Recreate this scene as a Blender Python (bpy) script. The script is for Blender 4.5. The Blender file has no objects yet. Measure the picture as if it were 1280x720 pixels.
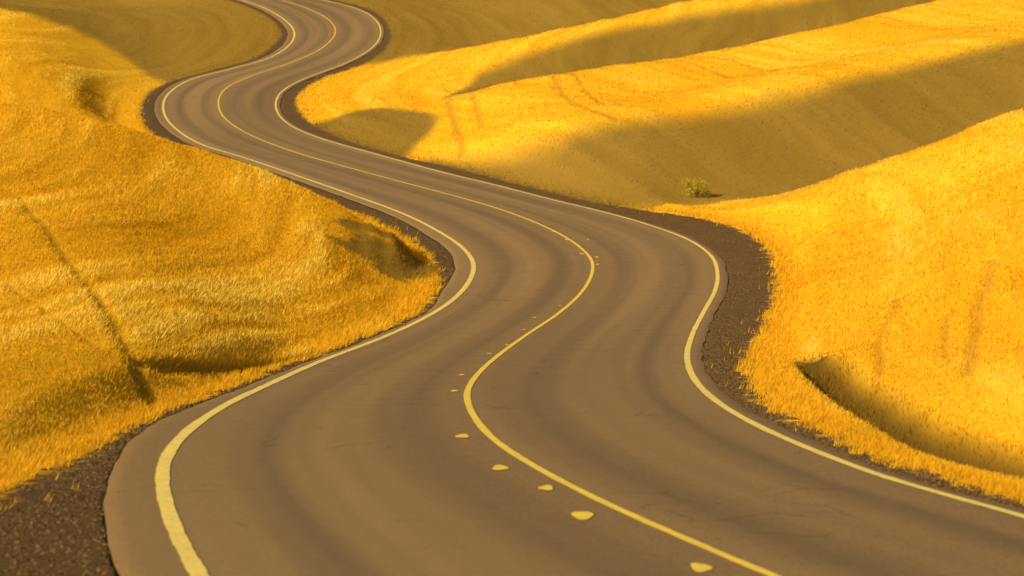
import bpy, math, numpy as np
from mathutils import Vector
rng=np.random.default_rng(7)
sc=bpy.context.scene
# ------------------------------------------------------------------ camera frame: image pixels cast to world points
CAMH=10.7; F=4000.0; PITCH=math.atan(481/4000)
cp,sp=math.cos(PITCH),math.sin(PITCH)
def pixel_ray(px,py):
    """camera ray through an image pixel, as x and z slopes per metre of y"""
    a=(np.asarray(px,float)-640)/F; b=-(np.asarray(py,float)-360)/F
    ry=cp+b*sp; rz=-sp+b*cp
    return a/ry, rz/ry
def hermite(x,xs,ys):
    xs=np.asarray(xs,float); ys=np.asarray(ys,float)
    d=np.diff(ys)/np.diff(xs); m=np.zeros(len(xs)); m[1:-1]=(d[1:]+d[:-1])/2; m[0]=d[0]; m[-1]=d[-1]
    x=np.clip(x,xs[0],xs[-1]); i=np.clip(np.searchsorted(xs,x)-1,0,len(xs)-2)
    h=xs[i+1]-xs[i]; t=(x-xs[i])/h
    return ((2*t**3-3*t**2+1)*ys[i]+(t**3-2*t**2+t)*h*m[i]+(-2*t**3+3*t**2)*ys[i+1]+(t**3-t**2)*h*m[i+1])
PY=[-400,-30,15,23,38,53,70,93,120,160,204,240,267,300,340,420,600,1500,7000]
PH=[7.6,7.6,6.65,5.85,4.4,2.9,1.35,0,-.9,-1.7,-2.1,-1.4,-.2,1.6,4.0,8,14,30,70]
def H0(y): return hermite(y,PY,PH)
_yy=np.linspace(12,420,9000); _hh=H0(_yy)
def drop(px,py):
    a,b=pixel_ray(px,py); z=CAMH+b*_yy
    i=int(np.argmax(z<=_hh)); y=_yy[i]
    return a*y,y
def catmull(p,n=8):
    p=np.array(p,float); P=np.vstack([2*p[0]-p[1],p,2*p[-1]-p[-2]]); out=[]
    for i in range(1,len(P)-2):
        for t in np.arange(n)/n:
            out.append(.5*((2*P[i])+(-P[i-1]+P[i+1])*t+(2*P[i-1]-5*P[i]+4*P[i+1]-P[i+2])*t*t+(-P[i-1]+3*P[i]-3*P[i+1]+P[i+2])*t**3))
    out.append(p[-1]); return np.array(out)
def line(p):
    w=np.array([drop(*q) for q in catmull(p)]); o=np.argsort(w[:,1]); w=w[o]
    keep=np.r_[True,np.diff(w[:,1])>1e-3]; w=w[keep]
    ys=np.arange(12,330,.1)
    s0=(w[3,0]-w[0,0])/(w[3,1]-w[0,1]); s1=(w[-1,0]-w[-4,0])/(w[-1,1]-w[-4,1])
    xs=np.interp(ys,w[:,1],w[:,0])
    lo=ys<w[0,1]; xs[lo]=w[0,0]+s0*(ys[lo]-w[0,1])
    hi=ys>w[-1,1]; xs[hi]=w[-1,0]+s1*(ys[hi]-w[-1,1])
    xs2=xs.copy(); k=np.ones(9)/9; xp=np.pad(xs,4,mode='edge'); xs2=np.convolve(xp,k,'valid')
    xs2[:4]=xs[:4]; xs2[-4:]=xs[-4:]
    return ys,xs2
L_=line([(268,760),(248,720),(226,680),(210,640),(203,604),(209,572),(235,540),(280,509),(335,482),(400,453),(480,422),(540,393),(577,365),(592,336),(580,312),(545,288),(500,266),(440,244),(380,223),(310,199),(250,180),(215,157),(204,136),(211,117),(238,100),(290,86),(333,74),(360,58),(368,42),(357,26),(330,10),(296,-2)])
C_=line([(1060,762),(960,720),(880,686),(800,651),(720,613),(660,580),(620,553),(595,526),(584,500),(589,480),(610,456),(650,425),(700,391),(730,362),(741,335),(731,315),(698,292),(645,269),(585,250),(510,230),(440,211),(370,191),(315,170),(283,150),(273,131),(281,112),(312,96),(360,80),(400,62),(419,42),(411,25),(382,10),(345,-2)])
R_=line([(1420,688),(1280,648),(1190,623),(1100,596),(1020,566),(950,535),(900,506),(870,478),(859,449),(865,420),(880,390),(893,366),(897,345),(890,322),(862,301),(815,283),(760,267),(690,250),(620,232),(550,215),(470,193),(400,173),(360,155),(345,135),(352,115),(382,98),(430,80),(465,60),(476,40),(466,22),(440,9),(395,-2)])
GL_=line([(-200,700),(-100,660),(0,618),(100,573),(200,520),(300,482),(380,450),(450,425),(530,388),(548,352),(535,318),(500,292),(440,264),(370,238),(290,212),(225,190),(190,168),(176,146),(180,124),(205,105),(265,88),(315,74),(342,57),(352,41),(340,25),(312,9),(280,-2)])
GR_=line([(1500,694),(1400,662),(1280,628),(1180,600),(1090,571),(1030,545),(960,510),(936,480),(934,445),(960,395),(970,350),(953,306),(900,279),(830,266),(760,256),(700,243),(640,228),(560,208),(510,197),(450,181),(400,161),(376,141),(371,122),(398,100),(450,82),(480,62),(488,42),(478,22),(455,9),(410,-2)])
def fx(l,y): return np.interp(y,l[0],l[1])
def sl(l,y): return (fx(l,y+.6)-fx(l,y-.6))/1.2
def fdist(x,y):
    """signed metres into the field: >0 grass, <0 toward the road"""
    gl=fx(GL_,y); gr=fx(GR_,y)
    a=(gl-x)/np.sqrt(1+sl(GL_,y)**2); b=(x-gr)/np.sqrt(1+sl(GR_,y)**2)
    return np.maximum(a,b)
# ------------------------------------------------------------------ noise
_perm=rng.random((256,256))
def vnoise(x,y):
    xi=np.floor(x).astype(int); yi=np.floor(y).astype(int); tx=x-xi; ty=y-yi
    tx=tx*tx*(3-2*tx); ty=ty*ty*(3-2*ty)
    g=lambda a,b:_perm[a&255,b&255]
    return (g(xi,yi)*(1-tx)+g(xi+1,yi)*tx)*(1-ty)+(g(xi,yi+1)*(1-tx)+g(xi+1,yi+1)*tx)*ty
def fbm(x,y,o=3):
    s=0;a=.5
    for i in range(o): s=s+a*(vnoise(x*2**i+17*i,y*2**i+5*i)-.5); a*=.5
    return s*2
# asphalt edges
ry=np.arange(13,328,.25)
al=fx(L_,ry); ar=fx(R_,ry); cl=fx(C_,ry)
kl=np.sqrt(1+sl(L_,ry)**2); kr=np.sqrt(1+sl(R_,ry)**2)
wob=.03*(vnoise(ry*.5,ry*0)-.5)*2+.02*(vnoise(ry*2.1,ry*0+9)-.5)
gl=fx(GL_,ry); gr=fx(GR_,ry)
smt=lambda a:np.convolve(np.pad(a,4,mode='edge'),np.ones(9)/9,'valid')
eL=smt(np.minimum(np.maximum(al-.55*kl,gl+.12),al-.16*kl))-wob
eR=smt(np.maximum(np.minimum(ar+.28*kr,gr-.12),ar+.13*kr))+wob
# ------------------------------------------------------------------ hill contour lines
K=[]
def TL(pts,step=40):
    """contour: (image pixel x, image pixel y, chosen distance)"""
    p=np.array(pts,float)
    for px in np.linspace(p[0,0],p[-1,0],max(2,int((p[-1,0]-p[0,0])/step)+1)):
        py=float(hermite(np.array(px),p[:,0],p[:,1])); d=float(hermite(np.array(px),p[:,0],p[:,2]))
        a,b=pixel_ray(px,py); K.append((float(a*d),d,float(CAMH+b*d)))
def ZL(pts,step=40):
    """valley line: (image pixel x, chosen distance, height)"""
    p=np.array(pts,float)
    for px in np.linspace(p[0,0],p[-1,0],max(2,int((p[-1,0]-p[0,0])/step)+1)):
        d=float(hermite(np.array(px),p[:,0],p[:,1])); h=float(hermite(np.array(px),p[:,0],p[:,2]))
        K.append(((px-640)/F*d,d,h))
# left hill
TL([(0,126,115),(130,150,114),(250,187,114),(340,219,110),(420,254,105),(480,280,102),(510,294,99)])
ZL([(0,140,1.2),(130,137,.3),(250,133,-.1),(340,128,-.5),(420,121,-.85)])
ZL([(0,155,.2),(130,153,-.7)])
TL([(0,180,93),(130,210,92),(250,243,93),(340,275,90),(420,302,89),(480,322,91)])
TL([(0,250,74),(130,280,73),(250,312,76),(340,343,76),(420,350,79),(480,356,84)])
TL([(0,370,52),(130,395,52),(250,400,58),(340,420,62),(420,404,70)])
TL([(0,480,38.5),(130,482,42)])
# far left hill
TL([(0,116,180),(90,122,186),(135,134,194)]); TL([(0,74,206),(80,88,212),(130,104,218)])
TL([(0,14,262),(60,26,262),(120,46,260),(170,66,252),(205,84,244)])
ZL([(0,284,1.9),(120,284,.9),(200,280,.4)])
TL([(0,2,330),(100,2,330),(200,2,322),(265,2,312)],60)
# right hill
TL([(870,266,121),(950,249,120),(1050,219,118),(1150,187,115),(1280,136,111)])
TL([(975,292,105),(1050,270,101),(1150,242,97),(1280,190,92)])
TL([(1005,350,82),(1060,345,78),(1150,320,74),(1280,280,71)])
TL([(1000,430,62),(1060,425,59),(1150,405,57),(1280,375,54)])
TL([(1080,482,48),(1150,480,44.5),(1280,490,40)])
ZL([(1150,38.7,4.15),(1280,34.4,4.6)])
# far right hills
ZL([(870,128,-.85),(950,128,-.85),(1050,128,-.6),(1150,129,-.1),(1280,131,.4)])
TL([(540,188,156),(600,183,149),(700,169,141),(850,147,141),(1000,115,144),(1150,80,153),(1280,48,162)],30)
TL([(560,155,170),(700,125,162),(850,107,168),(1000,78,176),(1150,42,187),(1280,15,202)])
TL([(560,121,188),(600,109,187),(700,92,187),(770,82,190),(850,70,198),(1000,42,211),(1150,7,226),(1280,-25,258)])
ZL([(560,200,-1.15),(600,200,-.9),(700,200,-.2),(850,213,.1),(1000,227,.75),(1150,246,1.9),(1280,284,3.2)])
TL([(600,101,209),(700,84,209),(850,62,223),(1000,35,238)]); TL([(600,78,221),(700,55,223),(850,20,240),(1000,0,252),(1150,-8,270)])
TL([(510,72,246),(600,56,246),(700,36,243),(850,3,263),(1000,-15,287)])
ZL([(600,261,-.9),(700,257,.1),(850,280,1.5)]); TL([(510,0,305),(600,-1,308),(700,-2,295),(850,-10,312)],60)
TL([(430,163,171),(510,170,167)]); TL([(430,142,190),(520,133,190)]); TL([(430,94,232),(500,95,226)])
base=list(K)
for (x,y,h) in base:
    px=640+F*x/y
    for m,dh in ((200,.2),(420,.4)):
        if px<5: K.append(((-m-640)/F*y,y,h+dh))
        if px>1275: K.append(((1280+m-640)/F*y,y,h+dh))
K=[(x,y,h-float(H0(np.array(y)))) for x,y,h in K]
for y in [22,26,31,36,42,50,58,66,74,82,90,98,107,117,128,140,152,165,180,195,210,225,240,255,270,290,310]:
    yy=np.array(float(y)); K.append((float(fx(GL_,yy)),y,0.)); K.append((float(fx(GR_,yy)),y,0.)); K.append((float(fx(C_,yy)),y,0.))
for px in range(-400,1701,350):
    for d in (370,450,600): K.append(((px-640)/F*d,d,0.))
K=np.array(K)
def uv(x,y):
    yc=np.clip(y,14,650)
    return np.clip(F*x/yc,-1200,1200)/100, np.log(yc)*7.0
ku,kv=uv(K[:,0],K[:,1])
def kern(r2): return -np.sqrt(r2+.2)
A=kern((ku[:,None]-ku)**2+(kv[:,None]-kv)**2)
n=len(K); M=np.zeros((n+1,n+1)); M[:n,:n]=A+np.eye(n)*.05; M[n,:n]=1; M[:n,n]=1
W=np.linalg.solve(M,np.r_[K[:,2],0])
def rbf0(x,y):
    out=np.empty(len(x)); u,v=uv(x,y)
    for i in range(0,len(x),20000):
        s=slice(i,i+20000)
        out[s]=kern((u[s,None]-ku)**2+(v[s,None]-kv)**2)@W[:n]+W[n]
    return out
LU=np.linspace(-12,12,420); LV=np.linspace(math.log(14)*7,math.log(650)*7,420)
gu,gv=np.meshgrid(LU,LV,indexing='ij'); _yc=np.exp(gv.ravel()/7); LH=rbf0(gu.ravel()*100*_yc/F,_yc).reshape(420,420)
def rbf(x,y):
    u,v=uv(x,y); a=(u-LU[0])/(LU[1]-LU[0]); b=(v-LV[0])/(LV[1]-LV[0])
    i=np.clip(a.astype(int),0,418); j=np.clip(b.astype(int),0,418); a=a-i; b=b-j
    return (LH[i,j]*(1-a)+LH[i+1,j]*a)*(1-b)+(LH[i,j+1]*(1-a)+LH[i+1,j+1]*a)*b
sm=lambda t:(lambda q:q*q*(3-2*q))(np.clip(t,0,1))
def poly(P,w,x,y,wob=.12):
    m=np.zeros(len(x)); lo=P.min(0)-3; hi=P.max(0)+3
    ii=np.where((x>lo[0])&(x<hi[0])&(y>lo[1])&(y<hi[1]))[0]
    if not len(ii): return m
    X=x[ii]+wob*(vnoise(y[ii]*.7,x[ii]*.3)-.5); Y=y[ii]; best=np.full(len(ii),9.)
    for a,b in zip(P[:-1],P[1:]):
        d=b-a; t=np.clip(((X-a[0])*d[0]+(Y-a[1])*d[1])/(d@d),0,1)
        best=np.minimum(best,np.hypot(X-a[0]-t*d[0],Y-a[1]-t*d[1]))
    m[ii]=1-sm((best-w*.5)/(w*.9)); return m
TR=[]
def track(pts,w): TR.append((np.array([((px-640)/F*d,d) for px,d in pts]),w))
track([(-60,72),(0,79),(50,69),(105,56),(150,49),(182,43)],.12)
track([(0,54),(60,50),(110,47)],.09)
track([(1245,66),(1232,58),(1224,50),(1218,44)],.12)
track([(1130,66),(1108,60),(1104,54),(1108,49)],.10)
track([(1190,58),(1186,52),(1192,47)],.08)
track([(560,186),(566,172),(575,160),(578,152)],.2)
track([(590,186),(596,172),(604,160)],.15)
track([(690,183),(705,165),(735,150),(770,142)],.2)
track([(715,183),(735,165),(762,151)],.15)
track([(860,192),(930,180),(1000,162),(1060,155)],.22)
track([(830,190),(890,178),(950,160),(1010,150)],.2)
track([(1090,210),(1170,190),(1290,178)],.22)
DP=catmull([((px-640)/F*d,d) for px,d in [(1022,56),(1040,51.5),(1075,46),(1110,42),(1180,38),(1290,34.2),(1420,31)]],4)
DITCH=(DP,.34)
SWALE=(np.array([((px-640)/F*d,d) for px,d in [(178,47),(240,50),(310,54),(400,61)]]),.18)
def trk(x,y):
    m=np.zeros(len(x))
    for P,w in TR: m=np.maximum(m,poly(P,w,x,y))
    return m
def streak(x,y,fd):
    """drill rows / wind combing that follow the contour of each slope"""
    r=fbm(fd*.9+.5*fbm(x*.2,y*.06),y*.035+(x>0)*31,3)
    q=fbm(fd*2.6+.8*fbm(x*.3,y*.1),y*.05+7,2)
    return (.65*r+.45*q)*np.clip(fd/1.5,0,1)
def terrain(x,y):
    d=fdist(x,y); near=(y<335)
    d=np.where(near,d,5.)
    wd_=np.where(y<100,1.3,2.6); wd_=np.where((y>150)&(x<fx(C_,y)),2.6+1.5*sm((y-150)/40),wd_)
    off=rbf(x,y)*sm(d/wd_)
    h=H0(y)+off
    g=sm((d-.2)/1.5); q=1-poly(DP,1.2,x,y,0.)
    h=h+g*q*(.10*fbm(x*.2,y*.07,2)+.03*fbm(x*1.1+9,y*.5)+.055*streak(x,y,d))*np.clip(y/60,.6,1.5)
    k=np.sqrt(1+sl(C_,y)**2)
    rd=np.minimum(x-np.interp(y,ry,eL),np.interp(y,ry,eR)-x)/k     # >0 inside asphalt
    h=h-.07*sm((rd+.02)/.06)*near-.012
    h=h+.03*sm((d+.6)/.5)*(1-g)*fbm(x*3,y*2)*(rd<-.1)
    h=h-.34*poly(DITCH[0],DITCH[1],x,y,0.)*sm(d/.5)-.09*poly(SWALE[0],SWALE[1],x,y,.05)
    far=sm((y-450)/500); h=h+far*fbm(x*.004,y*.003,4)*30*np.clip(y/1500,0,2)
    return h,d
def ditch_shade(x,y):  # ditch shade painted as dark colour, weaker along the swale
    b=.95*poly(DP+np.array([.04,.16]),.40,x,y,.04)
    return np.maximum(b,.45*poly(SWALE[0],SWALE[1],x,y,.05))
def slope_lit(x,y):
    """1 = ripe wheat, 0 = slope shade painted in as dark colour"""
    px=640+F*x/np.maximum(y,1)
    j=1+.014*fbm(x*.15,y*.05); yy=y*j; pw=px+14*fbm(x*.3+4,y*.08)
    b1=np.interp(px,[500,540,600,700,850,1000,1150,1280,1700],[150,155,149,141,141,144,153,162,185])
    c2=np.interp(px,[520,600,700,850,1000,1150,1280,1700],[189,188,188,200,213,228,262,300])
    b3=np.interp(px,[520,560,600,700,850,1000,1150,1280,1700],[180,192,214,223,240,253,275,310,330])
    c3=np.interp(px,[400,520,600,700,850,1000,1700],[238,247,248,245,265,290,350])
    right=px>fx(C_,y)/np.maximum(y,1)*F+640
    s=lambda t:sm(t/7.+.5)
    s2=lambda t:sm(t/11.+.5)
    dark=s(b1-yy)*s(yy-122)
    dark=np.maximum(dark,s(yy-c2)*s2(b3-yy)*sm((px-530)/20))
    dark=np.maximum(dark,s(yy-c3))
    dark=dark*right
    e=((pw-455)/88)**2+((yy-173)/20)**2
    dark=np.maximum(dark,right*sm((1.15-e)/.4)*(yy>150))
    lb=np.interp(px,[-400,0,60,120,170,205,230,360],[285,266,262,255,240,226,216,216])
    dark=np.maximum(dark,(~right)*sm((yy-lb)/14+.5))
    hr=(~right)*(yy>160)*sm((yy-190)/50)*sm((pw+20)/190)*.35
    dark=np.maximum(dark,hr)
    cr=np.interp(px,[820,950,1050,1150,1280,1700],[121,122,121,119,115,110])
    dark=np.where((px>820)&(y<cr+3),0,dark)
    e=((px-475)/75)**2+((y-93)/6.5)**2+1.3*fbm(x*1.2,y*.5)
    dark=np.maximum(dark,.85*(~right)*sm((1.15-e)/.8))  # cut bank's shade, painted as a dark patch
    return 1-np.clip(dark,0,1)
# ------------------------------------------------------------------ mesh helper
def mkmesh(name,V,Fc,attrs={},smooth=True,mats=()):
    me=bpy.data.meshes.new(name); V=np.asarray(V,np.float32); Fc=np.asarray(Fc,np.int32)
    me.vertices.add(len(V)); me.vertices.foreach_set('co',V.ravel())
    k=Fc.shape[1]; me.loops.add(Fc.size); me.loops.foreach_set('vertex_index',Fc.ravel())
    me.polygons.add(len(Fc)); me.polygons.foreach_set('loop_start',np.arange(0,Fc.size,k,dtype=np.int32))
    try: me.polygons.foreach_set('loop_total',np.full(len(Fc),k,np.int32))
    except Exception: pass
    me.update(calc_edges=True)
    for a,v in attrs.items():
        at=me.attributes.new(a,'FLOAT','POINT'); at.data.foreach_set('value',np.asarray(v,np.float32))
    me.polygons.foreach_set('use_smooth',np.full(len(Fc),smooth))
    for m in mats: me.materials.append(m)
    ob=bpy.data.objects.new(name,me); sc.collection.objects.link(ob); return ob
def grid(nr,nc):
    i=np.arange(nr-1)[:,None]*nc+np.arange(nc-1)[None,:]
    i=i.ravel(); return np.stack([i,i+1,i+nc+1,i+nc],1)
# ------------------------------------------------------------------ materials
def mat(name):
    m=bpy.data.materials.new(name); m.use_nodes=True; nt=m.node_tree; nt.nodes.clear(); return m,nt
class NB:
    def __init__(s,nt): s.nt=nt
    def n(s,t,**kw):
        nd=s.nt.nodes.new(t)
        for k,v in kw.items():
            if k=='inp':
                for a,b in v.items():
                    if hasattr(b,'is_output'): s.nt.links.new(b,nd.inputs[a])
                    else: nd.inputs[a].default_value=b
            else: setattr(nd,k,v)
        return nd
    def attr(s,a): return s.n('ShaderNodeAttribute',attribute_name=a).outputs['Fac']
    def pos(s): return s.n('ShaderNodeNewGeometry').outputs['Position']
    def noise(s,scale,detail=4,vec=None,rough=.55):
        nd=s.n('ShaderNodeTexNoise',inp={'Scale':scale,'Detail':detail,'Roughness':rough})
        s.nt.links.new(vec or s.pos(),nd.inputs['Vector']); return nd.outputs['Fac']
    def mapr(s,v,a,b,c=0.,d=1.):
        return s.n('ShaderNodeMapRange',inp={'Value':v,'From Min':a,'From Max':b,'To Min':c,'To Max':d}).outputs['Result']
    def mix(s,f,a,b,bt='MIX'):
        nd=s.n('ShaderNodeMix',data_type='RGBA',blend_type=bt)
        for i,v in ((0,f),(6,a),(7,b)):
            if hasattr(v,'is_output'): s.nt.links.new(v,nd.inputs[i])
            else: nd.inputs[i].default_value=v
        return nd.outputs[2]
    def math(s,op,a,b=0.):
        nd=s.n('ShaderNodeMath',operation=op)
        for i,v in ((0,a),(1,b)):
            if hasattr(v,'is_output'): s.nt.links.new(v,nd.inputs[i])
            else: nd.inputs[i].default_value=v
        return nd.outputs[0]
def rgb(r,g,b): return (r,g,b,1)
WH=(.90,.53,.030); WH2=(.72,.36,.011); WH3=(.95,.66,.09)
DK=(.25,.152,.028); DK2=(.18,.108,.018)  # field tones with the slope shade put into the colour
def ground_mat():
    m,nt=mat('field_ground'); b=NB(nt)
    st=b.attr('streak'); fine=b.mapr(b.noise(6,6,rough=.7),.3,.7)
    w=b.mix(st,rgb(*[c*.95 for c in WH2]),rgb(*[c*.95 for c in WH])); w=b.mix(fine,b.mix(.35,w,rgb(.5,.22,.012)),w)
    d=b.mix(st,rgb(*DK2),rgb(*DK)); d=b.mix(b.math('MULTIPLY',fine,.4),d,rgb(.28,.17,.030))
    c=b.mix(b.attr('slope_lit'),d,w)
    c=b.mix(b.math('MULTIPLY',b.attr('track'),.55),c,rgb(.28,.13,.015))
    c=b.mix(b.math('MULTIPLY',b.attr('ditch_shade'),.97),c,rgb(.06,.034,.010))  # dark colour stands in for shade inside the ditch
    gr=b.mix(b.mapr(b.noise(14,8,rough=.75),.3,.7),rgb(.04,.025,.013),rgb(.15,.09,.042))
    gr=b.mix(b.mapr(b.noise(1.2,3),.4,.7),gr,rgb(.11,.066,.03))
    f=b.mapr(b.math('ADD',b.attr('fd'),b.math('MULTIPLY',b.math('SUBTRACT',b.noise(2.5,5),.5),1.2)),-.12,.22)
    c=b.mix(f,gr,c)
    bs=b.n('ShaderNodeBsdfDiffuse',inp={'Color':c,'Roughness':.8})
    bm=b.n('ShaderNodeBump',inp={'Strength':.8,'Distance':.04,'Height':b.noise(9,8,rough=.75)})
    nt.links.new(bm.outputs[0],bs.inputs['Normal'])
    o=b.n('ShaderNodeOutputMaterial'); nt.links.new(bs.outputs[0],o.inputs[0]); return m
def blade_mat():
    m,nt=mat('wheat_straw'); b=NB(nt)
    t=b.attr('tint'); h=b.attr('tip')
    w=b.mix(t,rgb(*WH2),rgb(*WH)); w=b.mix(b.mapr(t,.72,1.),w,rgb(*WH3))
    w=b.mix(h,b.mix(.12,w,rgb(.45,.20,.01)),w)
    d=b.mix(t,rgb(*DK2),rgb(.31,.195,.036))
    c=b.mix(b.attr('slope_lit'),d,w)
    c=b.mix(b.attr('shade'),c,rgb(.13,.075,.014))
    df=b.n('ShaderNodeBsdfDiffuse',inp={'Color':c}); tr=b.n('ShaderNodeBsdfTranslucent',inp={'Color':c})
    mx=b.n('ShaderNodeMixShader',inp={0:.4}); nt.links.new(df.outputs[0],mx.inputs[1]); nt.links.new(tr.outputs[0],mx.inputs[2])
    o=b.n('ShaderNodeOutputMaterial'); nt.links.new(mx.outputs[0],o.inputs[0]); return m
def asphalt_mat():
    m,nt=mat('asphalt'); b=NB(nt)
    ln=b.attr('lane'); wr=b.attr('wear')
    agg=b.noise(30,7,rough=.85); mid=b.noise(1.3,5)
    c=b.mix(b.mapr(agg,.35,.65),rgb(.105,.060,.022),rgb(.47,.28,.10))
    c=b.mix(b.math('MULTIPLY',b.mapr(mid,.4,.7),.15),c,rgb(.23,.137,.05))
    c=b.mix(b.math('MULTIPLY',wr,.5),c,rgb(.41,.248,.09))
    c=b.mix(b.math('MULTIPLY',ln,.58),c,rgb(.13,.08,.034))
    vo=b.n('ShaderNodeTexVoronoi',feature='DISTANCE_TO_EDGE',inp={'Scale':.9})
    wv=b.n('ShaderNodeVectorMath',operation='ADD',inp={0:b.pos(),1:b.n('ShaderNodeTexNoise',inp={'Scale':2.,'Detail':6.}).outputs['Color']}).outputs[0]
    nt.links.new(wv,vo.inputs['Vector'])
    cr=b.math('MULTIPLY',b.mapr(vo.outputs['Distance'],0.,.012,1.,0.),b.mapr(b.noise(.5,2),.55,.60))
    c=b.mix(b.math('MULTIPLY',cr,.8),c,rgb(.03,.02,.014))
    bs=b.n('ShaderNodeBsdfPrincipled',inp={'Base Color':c,'Roughness':b.mapr(mid,.35,.7,.72,.6),'Specular IOR Level':.28})
    bm=b.n('ShaderNodeBump',inp={'Strength':.8,'Distance':.015,'Height':agg}); nt.links.new(bm.outputs[0],bs.inputs['Normal'])
    o=b.n('ShaderNodeOutputMaterial'); nt.links.new(bs.outputs[0],o.inputs[0]); return m
def paint_mat(name,col):
    m,nt=mat(name); b=NB(nt)
    wear=b.mapr(b.noise(22,6,rough=.75),.50,.66)
    c=b.mix(b.math('MULTIPLY',wear,.65),rgb(*col),rgb(.34,.21,.07))
    c=b.mix(b.math('MULTIPLY',b.mapr(b.noise(2,4),.4,.7),.25),c,rgb(.5,.34,.1))
    bs=b.n('ShaderNodeBsdfPrincipled',inp={'Base Color':c,'Roughness':.6})
    o=b.n('ShaderNodeOutputMaterial'); nt.links.new(bs.outputs[0],o.inputs[0]); return m
MG,MB,MA=ground_mat(),blade_mat(),asphalt_mat()
MY=paint_mat('yellow_road_paint',(.99,.70,.05)); MW=paint_mat('edge_line_paint',(.99,.74,.16))
def tint_mat(name,c0,c1):
    m,nt=mat(name); b=NB(nt)
    c=b.mix(b.attr('tint'),rgb(*c0),rgb(*c1))
    bs=b.n('ShaderNodeBsdfDiffuse',inp={'Color':c}); o=b.n('ShaderNodeOutputMaterial'); nt.links.new(bs.outputs[0],o.inputs[0]); return m
MS=tint_mat('gravel_stone',(.04,.025,.012),(.18,.11,.05))
# ------------------------------------------------------------------ terrain sheet
ys=np.concatenate([np.linspace(-300,8,24)[:-1],np.geomspace(8,440,900),np.geomspace(440,7000,90)[1:]])
s=np.linspace(-1,1,561); s=.22*s+.78*s**5
X=s[None,:]*(24+1.0*np.maximum(ys,0)[:,None])
Y=np.repeat(ys[:,None],len(s),1)
x=X.ravel(); y=Y.ravel(); h,fd=terrain(x,y); tk=trk(x,y); h=h-.035*tk
ground=mkmesh('ground',np.stack([x,y,h],1),grid(len(ys),len(s)),{'slope_lit':slope_lit(x,y),'fd':np.clip(fd,-3,5),'track':tk,'ditch_shade':ditch_shade(x,y),'streak':np.clip(.55+1.2*streak(x,y,fd),0,1)},True,[MG])
# ------------------------------------------------------------------ road
nc=91
t=np.linspace(0,1,nc)
RX=eL[:,None]*(1-t)+eR[:,None]*t; RY=np.repeat(ry[:,None],nc,1); RZ=H0(RY)+.012
lt=(RX-al[:,None])/(cl-al)[:,None]; rt=(RX-cl[:,None])/(ar-cl)[:,None]
q=np.where(RX<cl[:,None],lt,rt)
lane=.75*np.exp(-((q-.28)/.12)**2)+.75*np.exp(-((q-.74)/.12)**2)
arc=np.cumsum(np.sqrt(1+sl(C_,ry)**2)*.25)[:,None]+0*RX
qq=q+np.where(RX<cl[:,None],0,5)
lane=lane+.7*fbm(qq*14,arc*.02,3)
wear=np.clip(.5+1.3*fbm(qq*2.2+3,arc*.02,3),0,1)
RZ[:,0]-=.02; RZ[:,-1]-=.02
road=mkmesh('road',np.stack([RX.ravel(),RY.ravel(),RZ.ravel()],1),grid(len(ry),nc),{'lane':np.clip(lane,0,1).ravel(),'wear':wear.ravel()},True,[MA])
def stripe(name,l,w,m):
    y0=np.arange(14,326,.08); x0=fx(l,y0); P=np.stack([x0,y0],1)
    tg=np.gradient(P,axis=0); tg/=np.linalg.norm(tg,axis=1)[:,None]
    k=15
    for c in (0,1): tg[:,c]=np.convolve(np.pad(tg[:,c],k//2,mode='edge'),np.ones(k)/k,'valid')
    tg/=np.linalg.norm(tg,axis=1)[:,None]
    nr=np.stack([tg[:,1],-tg[:,0]],1); cols=[]
    jit=1+.16*(vnoise(y0*2.3,y0*0+3)-.5)+.10*(vnoise(y0*7,y0*0+13)-.5)
    for u in (-.5,0,.5):
        q=P+nr*(u*w*jit)[:,None]; cols.append(np.c_[q,H0(q[:,1])+.018])
    V=np.stack(cols,1).reshape(-1,3)
    return mkmesh(name,V,grid(len(y0),3),{},True,[m])
stripe('edge_line',L_,.14,MW); stripe('edge_line',R_,.11,MW); stripe('centre_line',C_,.095,MY)
V=[];Fc=[]
for px,py,r in [(578,547,.085),(625,587,.085),(683,612,.075),(728,647,.10),(876,713,.08),(568,490,.06),(577,470,.05),(612,443,.05),(634,432,.05),(655,413,.04),(668,398,.04),(692,290,.07),(708,300,.06),(727,318,.07),(746,322,.06),(747,331,.06),(735,300,.05),(700,383,.04)]:
    cx,cy=drop(px,py); k=len(V); N=14; ph=rng.random()*6
    for i in range(N):
        a=2*math.pi*i/N; rr=r*(1+.16*math.sin(3*a+ph)+.1*rng.random()); X1=cx+rr*math.cos(a)*.9; Y1=cy+rr*math.sin(a)*3.6
        V.append((X1,Y1,float(H0(np.array(Y1)))+.019))
    Fc.append(list(range(k,k+N)))
mkmesh('paint_dabs',V,Fc,{},False,[MY])
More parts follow.
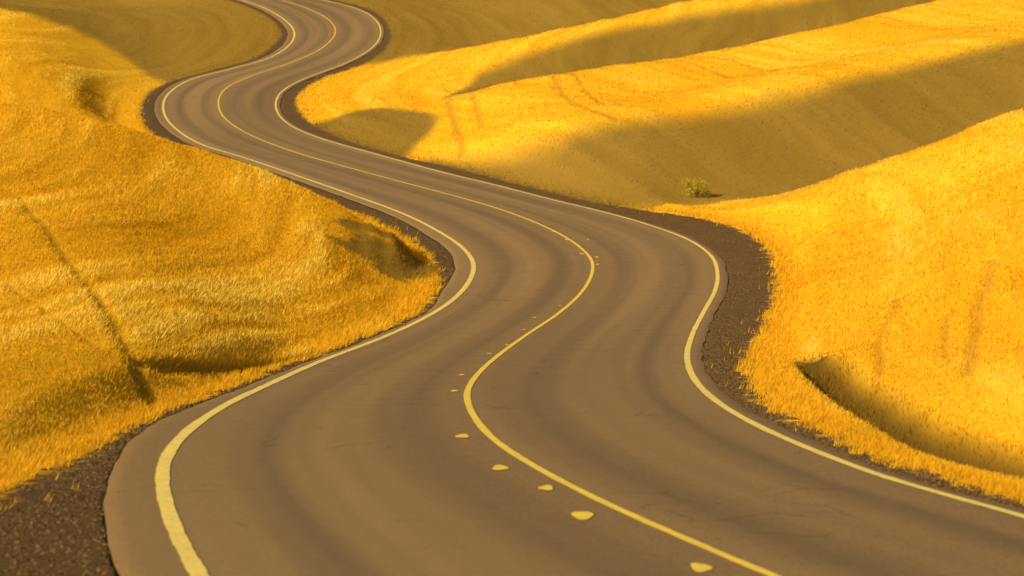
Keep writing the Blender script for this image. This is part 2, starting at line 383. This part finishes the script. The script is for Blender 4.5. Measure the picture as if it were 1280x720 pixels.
# ------------------------------------------------------------------ wheat
N=1200000
by=np.exp(rng.uniform(math.log(21),math.log(345),N)); bx=rng.uniform(-1,1,N)*(.18*by+2.)
h,fd=terrain(bx,by); edge=fd+.30*fbm(bx*1.5,by*.8)+.20*fbm(bx*5,by*3,2)
tk=trk(bx,by); ba=ditch_shade(bx,by); cr=slope_lit(bx,by); h=h-.035*tk
rdd=np.minimum(bx-np.interp(by,ry,eL),np.interp(by,ry,eR)-bx)
stray=(fd>-.6)&(fbm(bx*4+3,by*2.5,2)>.45)&(rng.random(N)<.3)
keep=((edge>.02)|stray)&(rdd<-.05)&(rng.random(N)>np.maximum(tk*.65,ba*.5))&(rng.random(N)<.7+.3*cr)
bx,by,h,fd,tk,cr,ba,edge=[a[keep] for a in (bx,by,h,fd,tk,cr,ba,edge)]; N=len(bx)
cl_=fbm(bx*.5,by*.2); st=streak(bx,by,fd)
hgt=(.032+.026*rng.random(N))*(1+.3*cl_+.7*st)*(1+1.*(1-sm((fd-.1)/.9)))*(.45+.55*cr)*np.clip(by/45,.85,1.9)*(1+.6*ba)
hgt=np.maximum(hgt,.02)
w=(.0056+.00022*by)*(.7+.6*rng.random(N))
ang=rng.uniform(0,math.pi,N); lx=(.35+.35*rng.normal(size=N)+.5*cl_)*hgt; ly=(.1+.35*rng.normal(size=N))*hgt
dx=np.cos(ang)*w; dy=np.sin(ang)*w
b0=np.stack([bx-dx/2,by-dy/2,h-.015],1); b1=np.stack([bx+dx/2,by+dy/2,h-.015],1)
tp=np.stack([bx+lx,by+ly,h+hgt],1)
V=np.stack([b0,b1,tp],1).reshape(-1,3)
Fc=np.arange(N*3).reshape(-1,3)
tint=np.clip(.52+.10*rng.normal(size=N)+.35*cl_+1.3*st-.3*tk,0,1)
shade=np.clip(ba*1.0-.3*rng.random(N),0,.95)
mkmesh('wheat_field',V,Fc,{'tint':np.repeat(tint,3),'slope_lit':np.repeat(cr,3),'shade':np.repeat(shade,3),'tip':np.tile([.1,.1,1],N)},False,[MB])
# ------------------------------------------------------------------ shoulder gravel
N=90000
gy=np.exp(rng.uniform(math.log(21),math.log(125),N)); side=rng.random(N)<.45
u=rng.random(N); eLy=np.interp(gy,ry,eL); eRy=np.interp(gy,ry,eR)
gx=np.where(side,eLy-u*(eLy-fx(GL_,gy)+.15),eRy+u*(fx(GR_,gy)-eRy+.15))
dens=fbm(gx*1.5,gy*.8)+.10+.5*rng.random(N); k=dens>.25; gx,gy=gx[k],gy[k]; N=len(gx)
h,_=terrain(gx,gy); r=.006+.022*rng.random(N)**4+.00008*gy
oc=np.array([[1,0,0],[0,1,0],[-1,0,0],[0,-1,0],[0,0,.7]]); V=oc[None]*r[:,None,None]*(.7+.6*rng.random((N,5,1)))
th=rng.random(N)*6.28; c,s_=np.cos(th),np.sin(th); V=np.stack([V[...,0]*c[:,None]-V[...,1]*s_[:,None],V[...,0]*s_[:,None]+V[...,1]*c[:,None],V[...,2]],2)
V+=np.stack([gx,gy,h],1)[:,None,:]
f=np.array([[0,1,4],[1,2,4],[2,3,4],[3,0,4]]); Fc=(f[None]+np.arange(N)[:,None,None]*5).reshape(-1,3)
mkmesh('gravel',V.reshape(-1,3),Fc,{'tint':np.repeat(rng.random(N),5)},False,[MS])
# ------------------------------------------------------------------ lone shrub
sx,sy=(872-640)/F*126.5,126.5; sh=float(terrain(np.array([sx]),np.array([sy]))[0][0])
emp=bpy.data.objects.new('shrub',None); emp.location=(sx,sy,sh); emp.scale=(.86,.86,.66); sc.collection.objects.link(emp)
V=[];Fq=[]
def limb(p,q,r0,r1):
    p=np.array(p,float);q=np.array(q,float); d=(q-p)/np.linalg.norm(q-p); a=np.cross(d,[.3,.9,.1]); a/=np.linalg.norm(a); b_=np.cross(d,a); k=len(V)
    for c,r in ((p,r0),(q,r1)):
        for i in range(6): V.append(c+r*(math.cos(i*math.pi/3)*a+math.sin(i*math.pi/3)*b_))
    for i in range(6): Fq.append([k+i,k+(i+1)%6,k+6+(i+1)%6,k+6+i])
tips=[]
limb((0,0,-.1),(.02,0,.25),.05,.035)
for i in range(11):
    a=i*2.4; r=.22+.36*rng.random(); z=.28+.7*rng.random(); e=(r*math.cos(a),r*math.sin(a),z)
    limb((.02,0,.05+.15*rng.random()),e,.022,.007); tips.append(e)
o=mkmesh('branches',V,Fq,{'tint':np.zeros(len(V))},True,[tint_mat('bark',(.10,.06,.03),(.1,.06,.03))]); o.parent=emp
NL=2200; tp_=np.array(tips)[rng.integers(0,len(tips),NL)]*(.75+.35*rng.random((NL,1))); c0=tp_+rng.normal(size=(NL,3))*.10
A1=rng.normal(size=(NL,3)); A1/=np.linalg.norm(A1,axis=1)[:,None]; B1=rng.normal(size=(NL,3)); B1/=np.linalg.norm(B1,axis=1)[:,None]
LVv=np.stack([c0-A1*.035,c0+B1*.02,c0+A1*.035,c0-B1*.02],1).reshape(-1,3)
o=mkmesh('leaves',LVv,np.arange(NL*4).reshape(-1,4),{'tint':np.repeat(rng.random(NL),4)},False,[tint_mat('leaf',(.24,.20,.015),(.66,.52,.04))]); o.parent=emp
# ------------------------------------------------------------------ light, camera
az=math.radians(-128); el=math.radians(28)
D=Vector((math.sin(az)*math.cos(el),math.cos(az)*math.cos(el),math.sin(el)))
sun=bpy.data.lights.new('sun','SUN'); sun.energy=5; sun.angle=math.radians(1.0); sun.color=(1,.84,.47)
so=bpy.data.objects.new('sun',sun); so.rotation_euler=D.to_track_quat('Z','Y').to_euler(); sc.collection.objects.link(so)
wd=bpy.data.worlds.new('World'); sc.world=wd; wd.use_nodes=True; nt=wd.node_tree
sky=nt.nodes.new('ShaderNodeTexSky'); sky.sky_type='NISHITA'; sky.sun_disc=False; sky.sun_elevation=el; sky.sun_rotation=az; sky.dust_density=6
bg=nt.nodes['Background']; nt.links.new(sky.outputs[0],bg.inputs[0]); bg.inputs[1].default_value=.075
cam=bpy.data.cameras.new('camera'); co=bpy.data.objects.new('camera',cam); sc.collection.objects.link(co)
co.location=(0,0,CAMH); co.rotation_euler=(math.pi/2-PITCH,0,0); cam.lens=F*36/1280; cam.sensor_width=36; cam.clip_end=12000; cam.clip_start=.5
cam.dof.use_dof=True; cam.dof.focus_distance=75; cam.dof.aperture_fstop=3.4
sc.camera=co
sc.view_settings.view_transform='Standard'; sc.view_settings.look='None'; sc.view_settings.exposure=0
